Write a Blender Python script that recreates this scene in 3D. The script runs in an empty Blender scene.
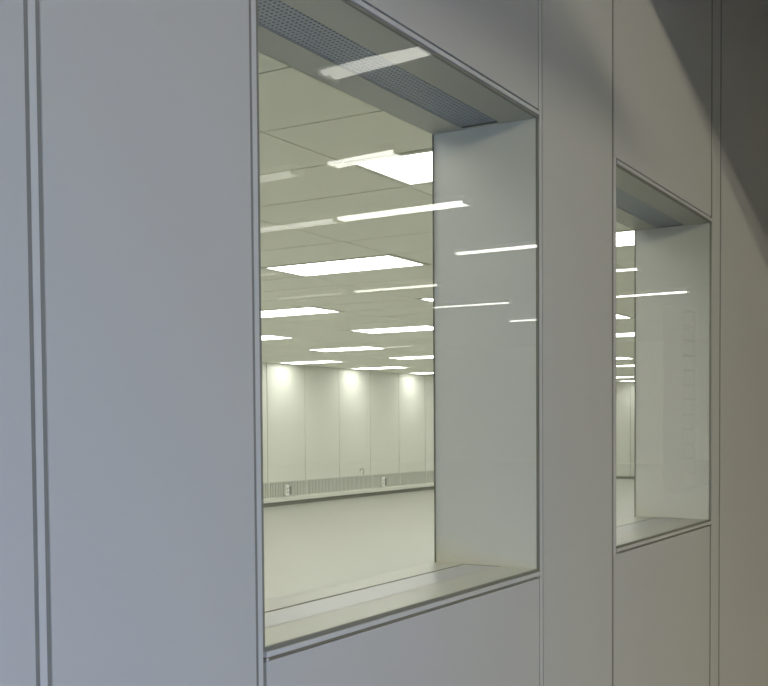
import bpy, bmesh, math
from mathutils import Matrix, Vector

SC = bpy.context.scene
COL = SC.collection
E = 1.64            # eye height above the clean room floor
WY0, WY1 = 1.13, 1.441   # outer and inner face of the window wall
YB = 14.06          # far wall of the clean room
CZ = E + 1.414      # clean room ceiling
HZ = E + 3.72       # hall ceiling


# ------------------------------------------------------------------ materials
def new_mat(name):
    m = bpy.data.materials.new(name)
    m.use_nodes = True
    nt = m.node_tree
    nt.nodes.clear()
    out = nt.nodes.new('ShaderNodeOutputMaterial')
    return m, nt, out


def surf(name, col, rough=0.5, spec=0.5, metal=0.0, noise=0.03, scale=3.0, bump=0.0, bscale=200.0, coat=0.0):
    """plain painted / metal surface with a slight procedural mottling"""
    m, nt, out = new_mat(name)
    b = nt.nodes.new('ShaderNodeBsdfPrincipled')
    b.inputs['Roughness'].default_value = rough
    b.inputs['Metallic'].default_value = metal
    b.inputs['Specular IOR Level'].default_value = spec
    b.inputs['Coat Weight'].default_value = coat
    tc = nt.nodes.new('ShaderNodeTexCoord')
    nz = nt.nodes.new('ShaderNodeTexNoise')
    nz.inputs['Scale'].default_value = scale
    nz.inputs['Detail'].default_value = 4
    nt.links.new(tc.outputs['Object'], nz.inputs['Vector'])
    r = nt.nodes.new('ShaderNodeValToRGB')
    r.color_ramp.elements[0].position = 0.3
    r.color_ramp.elements[1].position = 0.7
    r.color_ramp.elements[0].color = tuple(c * (1 - noise) for c in col) + (1,)
    r.color_ramp.elements[1].color = tuple(min(1, c * (1 + noise)) for c in col) + (1,)
    nt.links.new(nz.outputs['Fac'], r.inputs['Fac'])
    nt.links.new(r.outputs['Color'], b.inputs['Base Color'])
    if bump:
        n2 = nt.nodes.new('ShaderNodeTexNoise')
        n2.inputs['Scale'].default_value = bscale
        nt.links.new(tc.outputs['Object'], n2.inputs['Vector'])
        bp = nt.nodes.new('ShaderNodeBump')
        bp.inputs['Strength'].default_value = bump
        bp.inputs['Distance'].default_value = 0.002
        nt.links.new(n2.outputs['Fac'], bp.inputs['Height'])
        nt.links.new(bp.outputs['Normal'], b.inputs['Normal'])
    nt.links.new(b.outputs['BSDF'], out.inputs['Surface'])
    return m


def emit(name, col, strength):
    m, nt, out = new_mat(name)
    e = nt.nodes.new('ShaderNodeEmission')
    e.inputs['Color'].default_value = tuple(col) + (1,)
    e.inputs['Strength'].default_value = strength
    nt.links.new(e.outputs['Emission'], out.inputs['Surface'])
    return m


def glass_mat(name, tint=(0.965, 0.98, 0.96)):
    """clear pane: transmits straight through, mirrors by the Fresnel law on both faces"""
    m, nt, out = new_mat(name)
    geo = nt.nodes.new('ShaderNodeNewGeometry')
    ior = nt.nodes.new('ShaderNodeMix')
    ior.data_type = 'FLOAT'
    ior.inputs[2].default_value = 1.5
    ior.inputs[3].default_value = 1 / 1.5
    nt.links.new(geo.outputs['Backfacing'], ior.inputs[0])
    fr = nt.nodes.new('ShaderNodeFresnel')
    nt.links.new(ior.outputs[0], fr.inputs['IOR'])
    tr = nt.nodes.new('ShaderNodeBsdfTransparent')
    tr.inputs['Color'].default_value = tuple(math.sqrt(c) for c in tint) + (1,)
    gl = nt.nodes.new('ShaderNodeBsdfGlossy')
    gl.inputs['Roughness'].default_value = 0.0
    mx = nt.nodes.new('ShaderNodeMixShader')
    nt.links.new(fr.outputs['Fac'], mx.inputs['Fac'])
    nt.links.new(tr.outputs['BSDF'], mx.inputs[1])
    nt.links.new(gl.outputs['BSDF'], mx.inputs[2])
    nt.links.new(mx.outputs['Shader'], out.inputs['Surface'])
    return m


M = dict(
    panel=surf('panel_enamel', (0.60, 0.60, 0.585), 0.42, 0.4, noise=0.012, scale=1.3),
    strip=surf('joint_aluminium_paint', (0.66, 0.66, 0.65), 0.35, 0.5, noise=0.01),
    groove=surf('joint_groove_paint', (0.22, 0.22, 0.19), 0.7, 0.3, noise=0.01),
    rack=surf('dark_rack_paint', (0.05, 0.052, 0.04), 0.7, 0.2),
    rack_shelf=surf('rack_shelf_paint', (0.07, 0.07, 0.055), 0.7, 0.2),
    seal=surf('joint_sealant', (0.25, 0.25, 0.23), 0.6, 0.3, noise=0.02),
    gasket=surf('dark_gasket', (0.24, 0.24, 0.20), 0.6, 0.3, noise=0.02),
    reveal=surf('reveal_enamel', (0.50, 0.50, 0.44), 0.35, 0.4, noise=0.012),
    jamb=surf('jamb_enamel', (0.93, 0.93, 0.88), 0.35, 0.4, noise=0.012),  # reveal enamel made lighter, brightness of the jambs put into the colour
    insert=surf('insert_aluminium', (0.44, 0.44, 0.46), 0.30, 0.5, noise=0.02),
    perf=surf('perforated_aluminium', (0.42, 0.46, 0.52), 0.38, 0.5, metal=0.3, noise=0.03),
    tray=surf('dark_tray', (0.15, 0.17, 0.19), 0.8, 0.2),
    glass=glass_mat('clear_glass'),
    room=surf('clean_room_enamel', (0.63, 0.64, 0.575), 0.45, 0.4, noise=0.012, scale=0.6),
    tile=surf('ceiling_tile', (0.93, 0.94, 0.87), 0.85, 0.2, noise=0.015, scale=2.0, bump=0.1),
    tee=surf('ceiling_tee_recess', (0.26, 0.26, 0.19), 0.8, 0.2),
    frame=surf('light_frame_enamel', (0.72, 0.73, 0.66), 0.4, 0.4),
    floor=surf('vinyl_floor', (0.365, 0.365, 0.325), 0.28, 0.5, noise=0.03, scale=0.5),
    grille=surf('return_grille_paint', (0.55, 0.56, 0.50), 0.5, 0.4),
    grille_dark=surf('grille_plenum', (0.24, 0.245, 0.21), 0.9, 0.2),
    outlet=surf('white_outlet_plastic', (0.82, 0.82, 0.78), 0.35, 0.5),
    black=surf('dark_plastic', (0.05, 0.05, 0.05), 0.5, 0.4),
    hook=surf('grey_metal', (0.28, 0.28, 0.26), 0.4, 0.5, metal=0.5),
    screw=surf('bright_screw', (0.9, 0.9, 0.9), 0.25, 0.6, metal=0.3),
    hall_floor=surf('concrete_floor', (0.26, 0.25, 0.225), 0.6, 0.3, noise=0.12, scale=1.2),
    hall_wall=surf('hall_wall_paint', (0.24, 0.235, 0.21), 0.7, 0.3, noise=0.04),
    hall_ceiling=surf('hall_ceiling_paint', (0.24, 0.24, 0.21), 0.85, 0.2, noise=0.05),
    duct=surf('dark_duct_paint', (0.035, 0.04, 0.035), 0.6, 0.3, noise=0.1),
    housing=surf('strip_light_enamel', (0.75, 0.75, 0.70), 0.4, 0.4),
    diff=emit('troffer_diffuser', (1.0, 1.0, 0.95), 10.7),
    day=emit('daylight_pane', (0.15, 0.39, 1.0), 7.2),  # glow of the added pane behind the camera
)


# ------------------------------------------------------------------- geometry
def bm_box(bm, x0, x1, y0, y1, z0, z1):
    v = [bm.verts.new((x, y, z)) for x in (x0, x1) for y in (y0, y1) for z in (z0, z1)]
    for f in ((0, 1, 3, 2), (4, 6, 7, 5), (0, 4, 5, 1), (2, 3, 7, 6), (0, 2, 6, 4), (1, 5, 7, 3)):
        bm.faces.new([v[i] for i in f])


def bm_cyl(bm, c, r, h, axis='X', n=16):
    rot = {'X': Matrix.Rotation(math.pi / 2, 4, 'Y'), 'Y': Matrix.Rotation(math.pi / 2, 4, 'X'), 'Z': Matrix()}[axis]
    bmesh.ops.create_cone(bm, cap_ends=True, segments=n, radius1=r, radius2=r, depth=h,
                          matrix=Matrix.Translation(c) @ rot)


def link(name, bm, mat, parent=None, kind=None, loc=None, bevel=0.0, smooth=False):
    bmesh.ops.recalc_face_normals(bm, faces=bm.faces)
    me = bpy.data.meshes.new(name)
    bm.to_mesh(me)
    bm.free()
    me.materials.append(mat)
    if smooth:
        for p in me.polygons:
            p.use_smooth = True
    o = bpy.data.objects.new(name, me)
    COL.objects.link(o)
    if parent:
        o.parent = parent
    if kind:
        o['kind'] = kind
    if loc:
        o.location = loc
    if bevel:
        b = o.modifiers.new('bevel', 'BEVEL')
        b.width = bevel
        b.segments = 2
        b.limit_method = 'ANGLE'
    return o


def boxes(name, lst, mat, parent=None, kind=None, bevel=0.0, loc=None):
    bm = bmesh.new()
    for b in lst:
        bm_box(bm, *b)
    return link(name, bm, mat, parent, kind, loc, bevel)


def empty(name, loc=(0, 0, 0), kind=None):
    o = bpy.data.objects.new(name, None)
    o.empty_display_size = 0.1
    COL.objects.link(o)
    o.location = loc
    if kind:
        o['kind'] = kind
    return o


def tag(o, label, cat, group=None):
    o['label'] = label
    o['category'] = cat
    if group:
        o['group'] = group
    return o


def copy_tree(src, loc, label=None):
    c = src.copy()
    COL.objects.link(c)
    c.location = loc
    if label:
        c['label'] = label
    for ch in src.children:
        k = ch.copy()
        COL.objects.link(k)
        k.parent = c
        for g in ch.children:
            q = g.copy()
            COL.objects.link(q)
            q.parent = k
    return c


# ------------------------------------------------------- the window wall
Z0, Z1 = E - 0.372, E + 0.804           # glass edge, bottom and top
WIN = [(1.489, 2.676), (3.289, 4.418)]  # glass edge, left and right
XL, XR = -8.0, 47.0
SK = WY0 + 0.012                        # skins are 12 mm thick

# core (with the two openings), everything else is fixed on it
core = []
xs = [XL, WIN[0][0], WIN[0][1], WIN[1][0], WIN[1][1], XR]
core += [(xs[0], xs[1] - 0.012, SK, WY1 - 0.002, 0, HZ), (xs[2] + 0.012, xs[3] - 0.012, SK, WY1 - 0.002, 0, HZ),
         (xs[4] + 0.012, xs[5], SK, WY1 - 0.002, 0, HZ)]
for a, b in WIN:
    core += [(a - 0.012, b + 0.012, SK, WY1 - 0.002, 0, Z0 - 0.014), (a - 0.012, b + 0.012, SK, WY1 - 0.002, Z1 + 0.014, HZ)]
wall = boxes('wall_front', core, M['groove'], kind='structure')


def panel(x0, x1, z0=0.0, z1=HZ):
    return boxes('panel', [(x0, x1, WY0, SK, z0, z1)], M['panel'], wall)


def strip(x0, x1, z0=0.0, z1=HZ):
    return boxes('joint_strip', [(x0, x1, WY0 + 0.001, SK, z0, z1)], M['strip'], wall)


ZL, ZH = Z0 - 0.0245, Z1 + 0.0215       # panel edges below / above a window
def seal(x0, x1, z0=0.0, z1=HZ):
    return boxes('joint_seal', [(x0, x1, WY0 + 0.0018, SK, z0, z1)], M['seal'], wall)


panel(-8.0, -3.008); seal(-3.008, -3.0); panel(-3.0, -0.308); seal(-0.308, -0.30); panel(-0.30, 0.990)
seal(0.990, 0.9985); strip(0.9985, 1.0105); seal(1.0105, 1.0180)
panel(1.0180, 1.4602)
seal(1.4602, 1.4685); strip(1.4685, 1.4805); seal(1.4805, 1.4820, ZL, ZH); seal(1.4805, WIN[0][0], 0, ZL); seal(1.4805, WIN[0][0], ZH, HZ)
panel(WIN[0][0], 2.672, 0, ZL); panel(WIN[0][0], 2.672, ZH, HZ)
seal(2.672, 2.680, 0, ZL); seal(2.672, 2.680, ZH, HZ)
strip(2.680, 2.698, 0, ZL); strip(2.680, 2.698, ZH, HZ); strip(2.6835, 2.698, ZL, ZH)
seal(2.698, 2.702)
panel(2.702, 3.240)
seal(3.240, 3.260)
panel(3.260, 4.400, 0, ZL); panel(3.260, 4.400, ZH, HZ); strip(3.260, 3.281, ZL, ZH)
seal(4.400, 4.4265, 0, ZL); seal(4.400, 4.4265, ZH, HZ)
panel(4.4265, 4.541)
seal(4.541, 4.567)
panel(4.567, 5.85)
x = 5.86
while x < XR - 0.2:
    x2 = min(x + 1.29, XR)
    seal(x - 0.01, x)
    panel(x, x2 - 0.01)
    x = x2

# inner skin of the same wall
inner = []
for (a, b) in ((-2.0, WIN[0][0]), (WIN[0][1], WIN[1][0]), (WIN[1][1], 33.7)):
    inner.append((a, b, WY1 - 0.002, WY1, 0, CZ))
for a, b in WIN:
    inner += [(a, b, WY1 - 0.002, WY1, 0, Z0), (a, b, WY1 - 0.002, WY1, Z1, CZ)]
boxes('inner_skin', inner, M['room'], wall)


def build_window(name, a, b):
    w = empty(name, ((a + b) / 2, WY0, Z0), kind='structure')
    ox, oy, oz = w.location
    def L(lst):
        return [(p[0] - ox, p[1] - ox, p[2] - oy, p[3] - oy, p[4] - oz, p[5] - oz) for p in lst]
    g = 0.0075
    # dark gasket round the pane, just outside the visible opening edge
    boxes('gasket', L([(a - 0.001, b + 0.007, WY0 + 0.003, WY0 + 0.009, Z0 - g, Z0), (a - 0.001, b + 0.007, WY0 + 0.003, WY0 + 0.009, Z1, Z1 + g - 0.001),
                       (a - 0.007, a, WY0 + 0.003, WY0 + 0.009, Z0 - g, Z1 + g), (b, b + 0.007, WY0 + 0.003, WY0 + 0.009, Z0 - g, Z1 + g)]),
          M['gasket'], w)
    boxes('edge_trim', L([(a, b + 0.002, WY0 - 0.001, WY0 + 0.013, Z0 - 0.0175, Z0 - g)]), M['strip'], w, bevel=0.001)
    boxes('edge_trim', L([(a, b + 0.002, WY0 - 0.001, WY0 + 0.013, Z1 + g - 0.001, Z1 + 0.0165)]), M['strip'], w, bevel=0.001)
    pane = boxes('glass_pane', L([(a - 0.001, b + 0.001, WY0 + 0.004, WY0 + 0.008, Z0 - 0.001, Z1 + 0.001)]), M['glass'], w)
    t = 0.010
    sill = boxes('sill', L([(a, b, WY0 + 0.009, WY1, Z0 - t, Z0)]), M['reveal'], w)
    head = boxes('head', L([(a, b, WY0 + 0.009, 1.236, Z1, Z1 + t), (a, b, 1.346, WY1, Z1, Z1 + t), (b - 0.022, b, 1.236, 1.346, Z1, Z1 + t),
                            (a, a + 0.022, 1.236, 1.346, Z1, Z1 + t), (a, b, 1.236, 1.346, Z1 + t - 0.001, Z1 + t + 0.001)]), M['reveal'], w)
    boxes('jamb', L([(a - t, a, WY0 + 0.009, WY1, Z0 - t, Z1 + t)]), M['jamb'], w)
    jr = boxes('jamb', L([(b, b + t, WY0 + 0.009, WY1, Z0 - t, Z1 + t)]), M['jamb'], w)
    # dark seal down the inner arris of each jamb
    boxes('inner_seal', L([(b - 0.003, b, WY1 - 0.002, WY1 + 0.002, Z0, Z1)]), M['gasket'], w)
    boxes('inner_seal', L([(a, a + 0.003, WY1 - 0.002, WY1 + 0.002, Z0, Z1)]), M['gasket'], w)
    # insert plate in the sill with an open joint round it
    boxes('insert_joint', L([(a, b - 0.004, 1.347, 1.352, Z0 + 0.0002, Z0 + 0.0012), (b - 0.009, b - 0.004, 1.243, 1.347, Z0 + 0.0002, Z0 + 0.0012)]), M['gasket'], sill)
    boxes('insert', L([(a, b - 0.009, 1.243, 1.347, Z0 + 0.0001, Z0 + 0.0003)]), M['insert'], sill)
    # perforated tray in the head: a real sheet with square holes over a dark tray
    x0, x1, y0, y1 = a + 0.022, b - 0.022, 1.236, 1.346
    boxes('tray', L([(x0, x1, y0, y1, Z1 + 0.006, Z1 + 0.0085)]), M['tray'], head)
    bm = bmesh.new()
    boxes('end_joint', L([(x1, x1 + 0.005, y0 + 0.003, y1 - 0.003, Z1 - 0.0006, Z1 + 0.003)]), M['tray'], head)
    ny = 9
    py = (y1 - y0) / ny
    nx = int((x1 - x0) / 0.0130)
    px = (x1 - x0) / nx
    hx, hy = px * 0.58, py * 0.50
    zc = Z1 + 0.003 - oz
    xe, ye = [], []
    for i in range(nx):
        xe += [x0 + i * px, x0 + i * px + (px - hx) / 2, x0 + i * px + (px + hx) / 2]
    xe.append(x1)
    for j in range(ny):
        ye += [y0 + j * py, y0 + j * py + (py - hy) / 2, y0 + j * py + (py + hy) / 2]
    ye.append(y1)
    vs = [[bm.verts.new((xx - ox, yy - oy, zc)) for yy in ye] for xx in xe]
    for i in range(len(xe) - 1):
        for j in range(len(ye) - 1):
            if i % 3 == 1 and j % 3 == 1:
                continue
            bm.faces.new((vs[i][j], vs[i + 1][j], vs[i + 1][j + 1], vs[i][j + 1]))
    pf = link('perforated_sheet', bm, M['perf'], head)
    so = pf.modifiers.new('thickness', 'SOLIDIFY')
    so.thickness = 0.0012
    return w


for i, (a, b) in enumerate(WIN):
    w = build_window('window_%d' % (i + 1), a, b)
    bm = bmesh.new()
    bm_cyl(bm, (a + 0.0005 - w.location.x, -0.0015, -0.021), 0.0032, 0.004, 'Y')
    link('corner_screw', bm, M['screw'], w, smooth=True)

# ------------------------------------------------------- the clean room
RX0, RX1 = -2.0, 33.7
fl = boxes('floor', [(RX0, RX1, WY1, YB, -0.1, 0.0)], M['floor'], kind='structure')

# far wall: panels with open joints, a return air grille along the bottom
wb = boxes('wall_back', [(RX0, RX1, YB + 0.01, YB + 0.1, 0, CZ + 0.1)], M['groove'], kind='structure')
J0, JP = 18.64, 1.385
k0 = int((RX0 - J0) / JP) - 1
xj = J0 + k0 * JP
GT = E - 1.118      # top of the grille
while xj < RX1:
    a, b = max(xj, RX0), min(xj + JP, RX1)
    if b > a:
        boxes('panel', [(a + 0.008, b - 0.008, YB, YB + 0.012, GT, CZ)], M['room'], wb)
    xj += JP
boxes('wall_left', [(RX0 - 0.1, RX0, WY1, YB + 0.1, 0, CZ + 0.1)], M['room'], kind='structure')
we = boxes('wall_right', [(RX1 + 0.01, RX1 + 0.1, WY1, YB, 0, CZ + 0.1)], M['groove'], kind='structure')
yj = WY1
while yj < YB - 0.1:
    b = min(yj + JP, YB)
    boxes('panel', [(RX1, RX1 + 0.012, yj + 0.006, b - 0.006, 0.08, CZ)], M['room'], we)
    yj += JP
boxes('baseboard_right', [(RX1 - 0.004, RX1 + 0.012, WY1, YB - 0.1, 0.0, 0.075)], M['grille_dark'], kind='structure')

# return air grille (vertical blades in bays), continuous along the far wall
gr = empty('return_air_grille', (20.0, YB, 0.19))
tag(gr, 'long grey bladed return air grille low along the far wall of the white room', 'air grille')
gx, gy, gz = gr.location
GB, GTT = E - 1.465 - gz, GT - gz
boxes('plenum', [(RX0 - gx + 0.01, RX1 - gx - 0.01, -0.002, 0.008, GB, GTT)], M['grille_dark'], gr)
bl = []
xx = RX0 + 0.05
while xx < RX1 - 0.05:
    bl.append((xx - gx, xx - gx + 0.035, -0.028, -0.003, GB + 0.02, GTT - 0.015))
    xx += 0.0577
boxes('blade_row', bl, M['grille'], gr)
boxes('frame', [(RX0 - gx + 0.01, RX1 - gx - 0.01, -0.032, 0.0, GTT - 0.018, GTT), (RX0 - gx + 0.01, RX1 - gx - 0.01, -0.032, 0.0, GB, GB + 0.022)],
      M['grille'], gr)
mul = []
xx = J0 + k0 * JP
while xx < RX1:
    if xx > RX0 + 0.1:
        mul.append((xx - gx - 0.025, xx - gx + 0.025, -0.034, -0.001, GB, GTT))
    xx += JP
for q in mul:
    boxes('mullion', [q], M['grille'], gr)
boxes('baseboard_back', [(RX0, RX1, YB - 0.075, YB + 0.012, 0.088, E - 1.466)], M['room'], kind='structure', bevel=0.004)
boxes('toe_recess', [(RX0, RX1, YB - 0.02, YB + 0.012, 0.0, 0.088)], M['grille_dark'], wb)  # dark strip, shadow under the ledge put into its colour

# outlet boxes on the grille
def outlet(x, label):
    t = empty('outlet_box', (x, YB - 0.034, 0.20))
    tag(t, label, 'power outlet', 'outlet boxes along the far wall grille')
    boxes('cover', [(-0.10, 0.03, -0.055, 0.0, 0.01, 0.24)], M['outlet'], t, bevel=0.006)
    bm = bmesh.new()
    bm_cyl(bm, (-0.035, -0.06, 0.165), 0.028, 0.012, 'Y')
    bm_cyl(bm, (-0.035, -0.06, 0.085), 0.028, 0.012, 'Y')
    link('socket', bm, M['grille'], t)
    boxes('plug', [(0.045, 0.10, -0.07, 0.0, 0.03, 0.21)], M['hook'], t, bevel=0.01)  # grey block, shaded right side of the box put into its colour
    return t


outlet(19.26, 'small white outlet box on the far grille, nearest the left edge of the near window')
outlet(23.30, 'small white outlet box on the far grille, toward the right jamb of the near window')

# small grey hook-shaped fitting above the grille
cu = bpy.data.curves.new('wall_hook', 'CURVE')
cu.dimensions = '3D'
sp = cu.splines.new('BEZIER')
pts = [(-0.07, -0.012, 0.05), (-0.02, -0.05, 0.105), (0.05, -0.055, 0.06), (0.03, -0.05, -0.03)]
sp.bezier_points.add(len(pts) - 1)
for q, c in zip(sp.bezier_points, pts):
    q.co = c
    q.handle_left_type = q.handle_right_type = 'AUTO'
cu.bevel_depth = 0.009
cu.materials.append(M['hook'])
tmp = bpy.data.objects.new('tmp', cu)
COL.objects.link(tmp)
dg = bpy.context.evaluated_depsgraph_get()
hme = bpy.data.meshes.new_from_object(tmp.evaluated_get(dg))
hk = bpy.data.objects.new('wall_hook', hme)
COL.objects.link(hk)
bpy.data.objects.remove(tmp)
hk.location = (22.34, YB, E - 1.06)
tag(hk, 'tiny grey curved hook on the far wall just above the grille', 'hook')

# ceiling: lay-in tiles with open joints, some cells hold troffers
S0, SP = 3.535, 0.695
T0, TP = 3.20, 1.345
rows = [2.15 + 2.78 * k for k in range(12)]          # left edge of every troffer
cols = [T0 - TP + 2 * TP * k for k in range(5)]      # near edge
lit = set()
for r in rows:
    for c in cols:
        lit.add((round((r - S0) / SP), round((c - T0) / TP)))
bm = bmesh.new()
i0, i1 = math.floor((RX0 - S0) / SP), math.ceil((RX1 - S0) / SP)
j0, j1 = math.floor((WY1 - T0) / TP), math.ceil((YB - T0) / TP)
g = 0.007
for i in range(i0, i1):
    for j in range(j0, j1):
        if (i, j) in lit:
            continue
        a, b = max(S0 + i * SP + g, RX0), min(S0 + (i + 1) * SP - g, RX1)
        c, d = max(T0 + j * TP + g, WY1), min(T0 + (j + 1) * TP - g, YB)
        if b - a > 0.02 and d - c > 0.02:
            bm_box(bm, a, b, c, d, CZ, CZ + 0.015)
ce = link('ceiling', bm, M['tile'], kind='structure')
boxes('tee_grid', [(RX0, RX1, WY1, YB, CZ + 0.012, CZ + 0.02)], M['tee'], ce)
boxes('slab', [(RX0 - 0.1, RX1 + 0.1, WY1 - 0.002, YB + 0.1, CZ + 0.1, CZ + 0.15)], M['tee'], ce)

tr = empty('ceiling_light', (0, 0, CZ))
LW, LL = SP - 2 * g, TP - 2 * g
f = 0.05
boxes('frame', [(g, f, g, TP - g, -0.004, 0.011), (SP - f, SP - g, g, TP - g, -0.004, 0.011),
                (f, SP - f, g, f, -0.004, 0.011), (f, SP - f, TP - f, TP - g, -0.004, 0.011)], M['frame'], tr)
boxes('diffuser', [(f, SP - f, f, TP - f, 0.0, 0.008)], M['diff'], tr)
first = True
GRP = 'square edged light panels set in the clean room ceiling'
ORD = ['nearest', 'second', 'third', 'fourth', 'fifth', 'sixth', 'seventh', 'eighth', 'ninth', 'tenth', 'eleventh', 'farthest']
for ri, r in enumerate(rows):
    for ci, c in enumerate(cols):
        x, y = S0 + round((r - S0) / SP) * SP, T0 + round((c - T0) / TP) * TP
        if ci == 0:
            where = 'in the row beside the window wall'
        elif ci == 4:
            where = 'in the last row against the far wall'
        else:
            where = 'in the %s row in from the window wall' % ORD[ci]
        lab = 'ceiling light, %s along the room, %s' % (ORD[ri], where)
        if first:
            tr.location = (x, y, CZ)
            tag(tr, lab, 'ceiling light', GRP)
            first = False
        else:
            copy_tree(tr, (x, y, CZ), lab)

# ------------------------------------------------------- the hall on the camera's side
HY = -27.0
boxes('floor', [(XL, XR, HY, WY0, -0.1, 0.0)], M['hall_floor'], kind='structure')
boxes('ceiling', [(XL, XR, HY, WY1, HZ, HZ + 0.1)], M['hall_ceiling'], kind='structure')
boxes('wall_rear', [(XL, XR, HY - 0.1, HY, 0, HZ)], M['hall_wall'], kind='structure')
boxes('wall_east', [(XR, XR + 0.1, HY, WY1, 0, HZ)], M['hall_wall'], kind='structure')
boxes('wall_west', [(XL - 0.1, XL, HY, WY1, 0, HZ)], M['hall_wall'], kind='structure')
# added unseen screen behind the camera; its glowing blue pane tints the left wall
PY = -1.7
boxes('wall_screen', [(-2.4, -1.5, PY - 0.1, PY, 0, 1.75), (0.8, 1.2, PY - 0.1, PY, 0, 1.75), (-1.5, 0.8, PY - 0.1, PY, 0, 0.25),
                      (-1.5, 0.8, PY - 0.1, PY, 1.3, 1.75)], M['hall_wall'], kind='structure')
w3 = empty('window_3', (-0.35, PY, 0.25), kind='structure')
boxes('window_frame', [(x - 0.02, x + 0.02, -0.08, 0.01, 0.0, 1.05) for x in (-1.13, -0.4, 0.4, 1.13)] +
      [(-1.15, 1.15, -0.08, 0.01, 0.0, 0.04), (-1.15, 1.15, -0.08, 0.01, 1.01, 1.05)], M['strip'], w3)
boxes('window_pane', [(-1.15, 1.15, -0.06, -0.05, 0.0, 1.05)], M['day'], w3)

# unseen blocker added parallel to the wall, over the camera; it tones down the upper wall left of the duct
ct = empty('cable_tray', (-3.0, -0.45, E + 1.32))
tag(ct, 'dark cable tray hanging parallel to the window wall behind the camera', 'cable tray')
boxes('tray_body', [(-4.9, 5.42, -0.11, 0.11, 0.0, 0.015), (-4.9, 5.42, -0.11, -0.095, 0.0, 0.09), (-4.9, 5.42, 0.095, 0.11, 0.0, 0.09)], M['duct'], ct)
for x in (-4.5, -1.5, 1.5, 4.4):
    for y in (-0.1, 0.1):
        boxes('hanger_rod', [(x - 0.006, x + 0.006, y - 0.006, y + 0.006, 0.015, HZ - E - 1.322)], M['hook'], ct)

# dark duct that runs out from the wall above the frame and shades its upper right part
dt = empty('air_duct', (3.6, WY0, E + 1.50))
tag(dt, 'dark duct running out from the top of the wall above the far window', 'air duct')
boxes('duct_body', [(-0.28, 0.22, -7.0, -0.001, 0.0, HZ - E - 1.501)], M['duct'], dt)
for y in (-2.2, -3.8, -5.4):
    boxes('flange', [(-0.30, 0.24, y - 0.02, y + 0.02, -0.02, HZ - E - 1.501)], M['duct'], dt)

# tall dark shelving and a low bin in the hall, both mirrored in the far pane
rk = empty('shelving_rack', (28.1, -5.73, 0.0))
tag(rk, 'tall dark shelving rack in the hall, mirrored faintly on the far jamb', 'shelving rack')
for x in (-0.55, 0.55):
    boxes('side_panel', [(x - 0.015, x + 0.015, -0.25, 0.25, 0.0, 4.7)], M['rack'], rk)
boxes('back_panel', [(-0.535, 0.535, -0.25, -0.235, 0.05, 4.7)], M['rack'], rk)
for k in range(13):
    z = 0.06 + k * 0.378
    boxes('shelf', [(-0.535, 0.535, -0.235, 0.245, z - 0.012, z + 0.012)], M['rack_shelf'], rk)
bn = empty('storage_bin', (30.45, -5.7, 0.0))
tag(bn, 'low dark bin in the hall, mirrored at the lower right of the far pane', 'storage bin')
bm = bmesh.new()
v0 = [(-0.72, -0.3, 0.03), (0.42, -0.3, 0.03), (0.42, 0.3, 0.03), (-0.72, 0.3, 0.03)]
v1 = [(-0.55, -0.3, 0.68), (0.50, -0.3, 0.68), (0.50, 0.3, 0.68), (-0.55, 0.3, 0.68)]
va = [bm.verts.new(p) for p in v0]; vb = [bm.verts.new(p) for p in v1]
bm.faces.new(va)
for k in range(4):
    bm.faces.new((va[k], va[(k + 1) % 4], vb[(k + 1) % 4], vb[k]))
bm.faces.new(vb)
link('bin_body', bm, M['rack'], bn, bevel=0.01)
boxes('lid', [(-0.58, 0.53, -0.32, 0.32, 0.68, 0.72)], M['rack'], bn, bevel=0.01)
for x in (-0.35, 0.35):
    for y in (-0.24, 0.24):
        boxes('foot', [(x - 0.03, x + 0.03, y - 0.03, y + 0.03, 0.0, 0.03)], M['black'], bn)

# strip lights under the hall ceiling; they show only as reflections in the glass
LMAT = {}


def tube_mat(st):
    if st not in LMAT:
        LMAT[st] = emit('tube_glow_%d' % round(st * 10), (1.0, 0.925, 0.70) if st > 50 else (1.0, 0.985, 0.90), st)
    return LMAT[st]


def strip_light(x0, y0, x1, y1, st, label, wid=0.24):
    p0, p1 = Vector((x0, y0, 0)), Vector((x1, y1, 0))
    ln = (p1 - p0).length
    t = empty('strip_light', ((x0 + x1) / 2, (y0 + y1) / 2, E + 3.6))
    d = (p1 - p0)
    t.rotation_euler = (0, 0, math.atan2(d.y, d.x) - math.pi / 2)
    tag(t, label, 'strip light', 'strip lights mirrored in the window glass')
    h = ln / 2
    boxes('housing', [(-wid / 2, wid / 2, -h, h, 0.035, 0.12)], M['housing'], t, bevel=0.008)
    for s in (-1, 1):
        bm = bmesh.new()
        bm_cyl(bm, (0, 0, 0), wid * 0.2, ln - 0.08, 'Y', 14)
        o = link('lamp_tube', bm, tube_mat(st), t, smooth=False)
        o.location = (s * wid * 0.23, 0, 0.04)
        o.scale = (1, 1, 0.6)
        boxes('end_socket', [(-wid * 0.48, wid * 0.48, s * h - 0.03 if s > 0 else -h, h if s > 0 else -h + 0.03, -0.012, 0.045)],
              M['housing'], t)
    return t


GY = 2 * (WY0 + 0.006)
def refl(name_s0, yv0, s1, yv1, st, label, wid=0.24):
    strip_light(name_s0, GY - yv0, s1, GY - yv1, st, label, wid)


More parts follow.
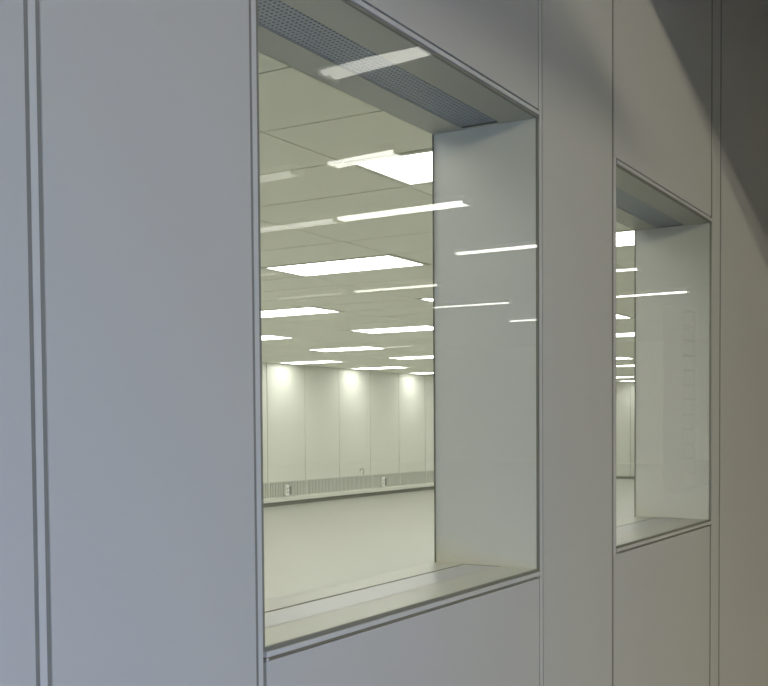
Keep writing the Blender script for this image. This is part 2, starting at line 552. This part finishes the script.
refl(9.48, 6.34, 9.33, 5.03, 2.8, 'short strip light mirrored across the window head in the near pane', 0.34)
refl(12.70, 8.42, 12.60, 7.25, 6.0, 'strip light mirrored beside the big ceiling light in the near pane', 0.34)
refl(12.95, 11.6, 12.80, 9.05, 1.9, 'dim strip light mirrored at the left edge of the near pane, upper', 0.34)
refl(16.12, 13.07, 16.08, 10.52, 3.2, 'dimmer left one of two strip lights mirrored end to end', 0.34)
refl(16.02, 10.46, 15.96, 7.95, 8.0, 'bright right one of two strip lights mirrored end to end', 0.36)
refl(20.75, 17.8, 20.75, 15.27, 2.0, 'faint strip light mirrored at the left edge of the near pane, lower')
refl(20.50, 10.50, 20.50, 7.98, 7.0, 'strip light mirrored on the jamb from mid jamb to the pane edge', 0.27)
refl(24.62, 15.62, 24.66, 13.10, 6.0, 'strip light mirrored just left of the near window jamb', 0.27)
refl(24.75, 18.2, 24.72, 16.0, 1.5, 'faint short strip light mirrored low over the room ceiling', 0.24)
refl(29.20, 15.75, 29.30, 13.25, 6.0, 'thin strip light mirrored on the left half of the jamb', 0.24)
refl(34.40, 15.60, 34.50, 13.1, 6.0, 'lowest strip light mirrored at the right edge of the jamb', 0.24)
refl(42.30, 26.1, 42.20, 23.8, 3.0, 'farthest thin strip light mirrored over the room ceiling', 0.24)
refl(24.77, 10.5, 24.77, 7.97, 7.0, 'upper of two strip lights mirrored in the far pane', 0.27)
refl(29.70, 10.75, 29.68, 8.20, 7.0, 'lower of two strip lights mirrored in the far pane', 0.27)

# the row of strip lights left of the camera that lights the wall
for i, (xa, ya) in enumerate(((-2.7, -8.0), (-4.0, -8.0), (-2.7, -13.0), (-4.0, -13.0))):
    strip_light(xa, ya, xa, ya - 4.88, 264.0, 'long strip light lighting the window wall, %s row, %s the wall'
                % (('right', 'left')[i % 2], ('nearer to', 'farther from')[i // 2]))

# ------------------------------------------------------- camera
F_PX = 1096.4739
cx, cy = 384.0, 468.2206
yaw, pitch, roll = math.radians(30.9707), math.radians(-2.0668), math.radians(0.4188)
Fv = Vector((math.cos(yaw) * math.cos(pitch), math.sin(yaw) * math.cos(pitch), math.sin(pitch)))
Rv = Vector((math.sin(yaw), -math.cos(yaw), 0))
Uv = Rv.cross(Fv)
R2 = Rv * math.cos(roll) - Uv * math.sin(roll)
U2 = Rv * math.sin(roll) + Uv * math.cos(roll)
cam = bpy.data.cameras.new('camera')
cam.sensor_width = 36
cam.lens = F_PX / 768 * 36
cam.shift_x = (384 - cx) / 768
cam.shift_y = (cy - 343) / 768
cam.clip_start = 0.02
co = bpy.data.objects.new('camera', cam)
COL.objects.link(co)
mt = Matrix((R2, U2, -Fv)).transposed().to_4x4()
mt.translation = Vector((0, 0, E))
co.matrix_world = mt
SC.camera = co

w = bpy.data.worlds.new('world')
SC.world = w
w.use_nodes = True
w.node_tree.nodes['Background'].inputs['Color'].default_value = (0.5, 0.6, 0.8, 1)
w.node_tree.nodes['Background'].inputs['Strength'].default_value = 0.05

SC.view_settings.view_transform = 'Standard'
SC.view_settings.look = 'None'
SC.view_settings.gamma = 1.0
SC.view_settings.use_curve_mapping = False
SC.view_settings.exposure = 0.0
SC.cycles.use_denoising = True
SC.cycles.max_bounces = 10
SC.cycles.diffuse_bounces = 5
SC.cycles.glossy_bounces = 4
SC.cycles.transparent_max_bounces = 12
SC.cycles.sample_clamp_indirect = 4.0
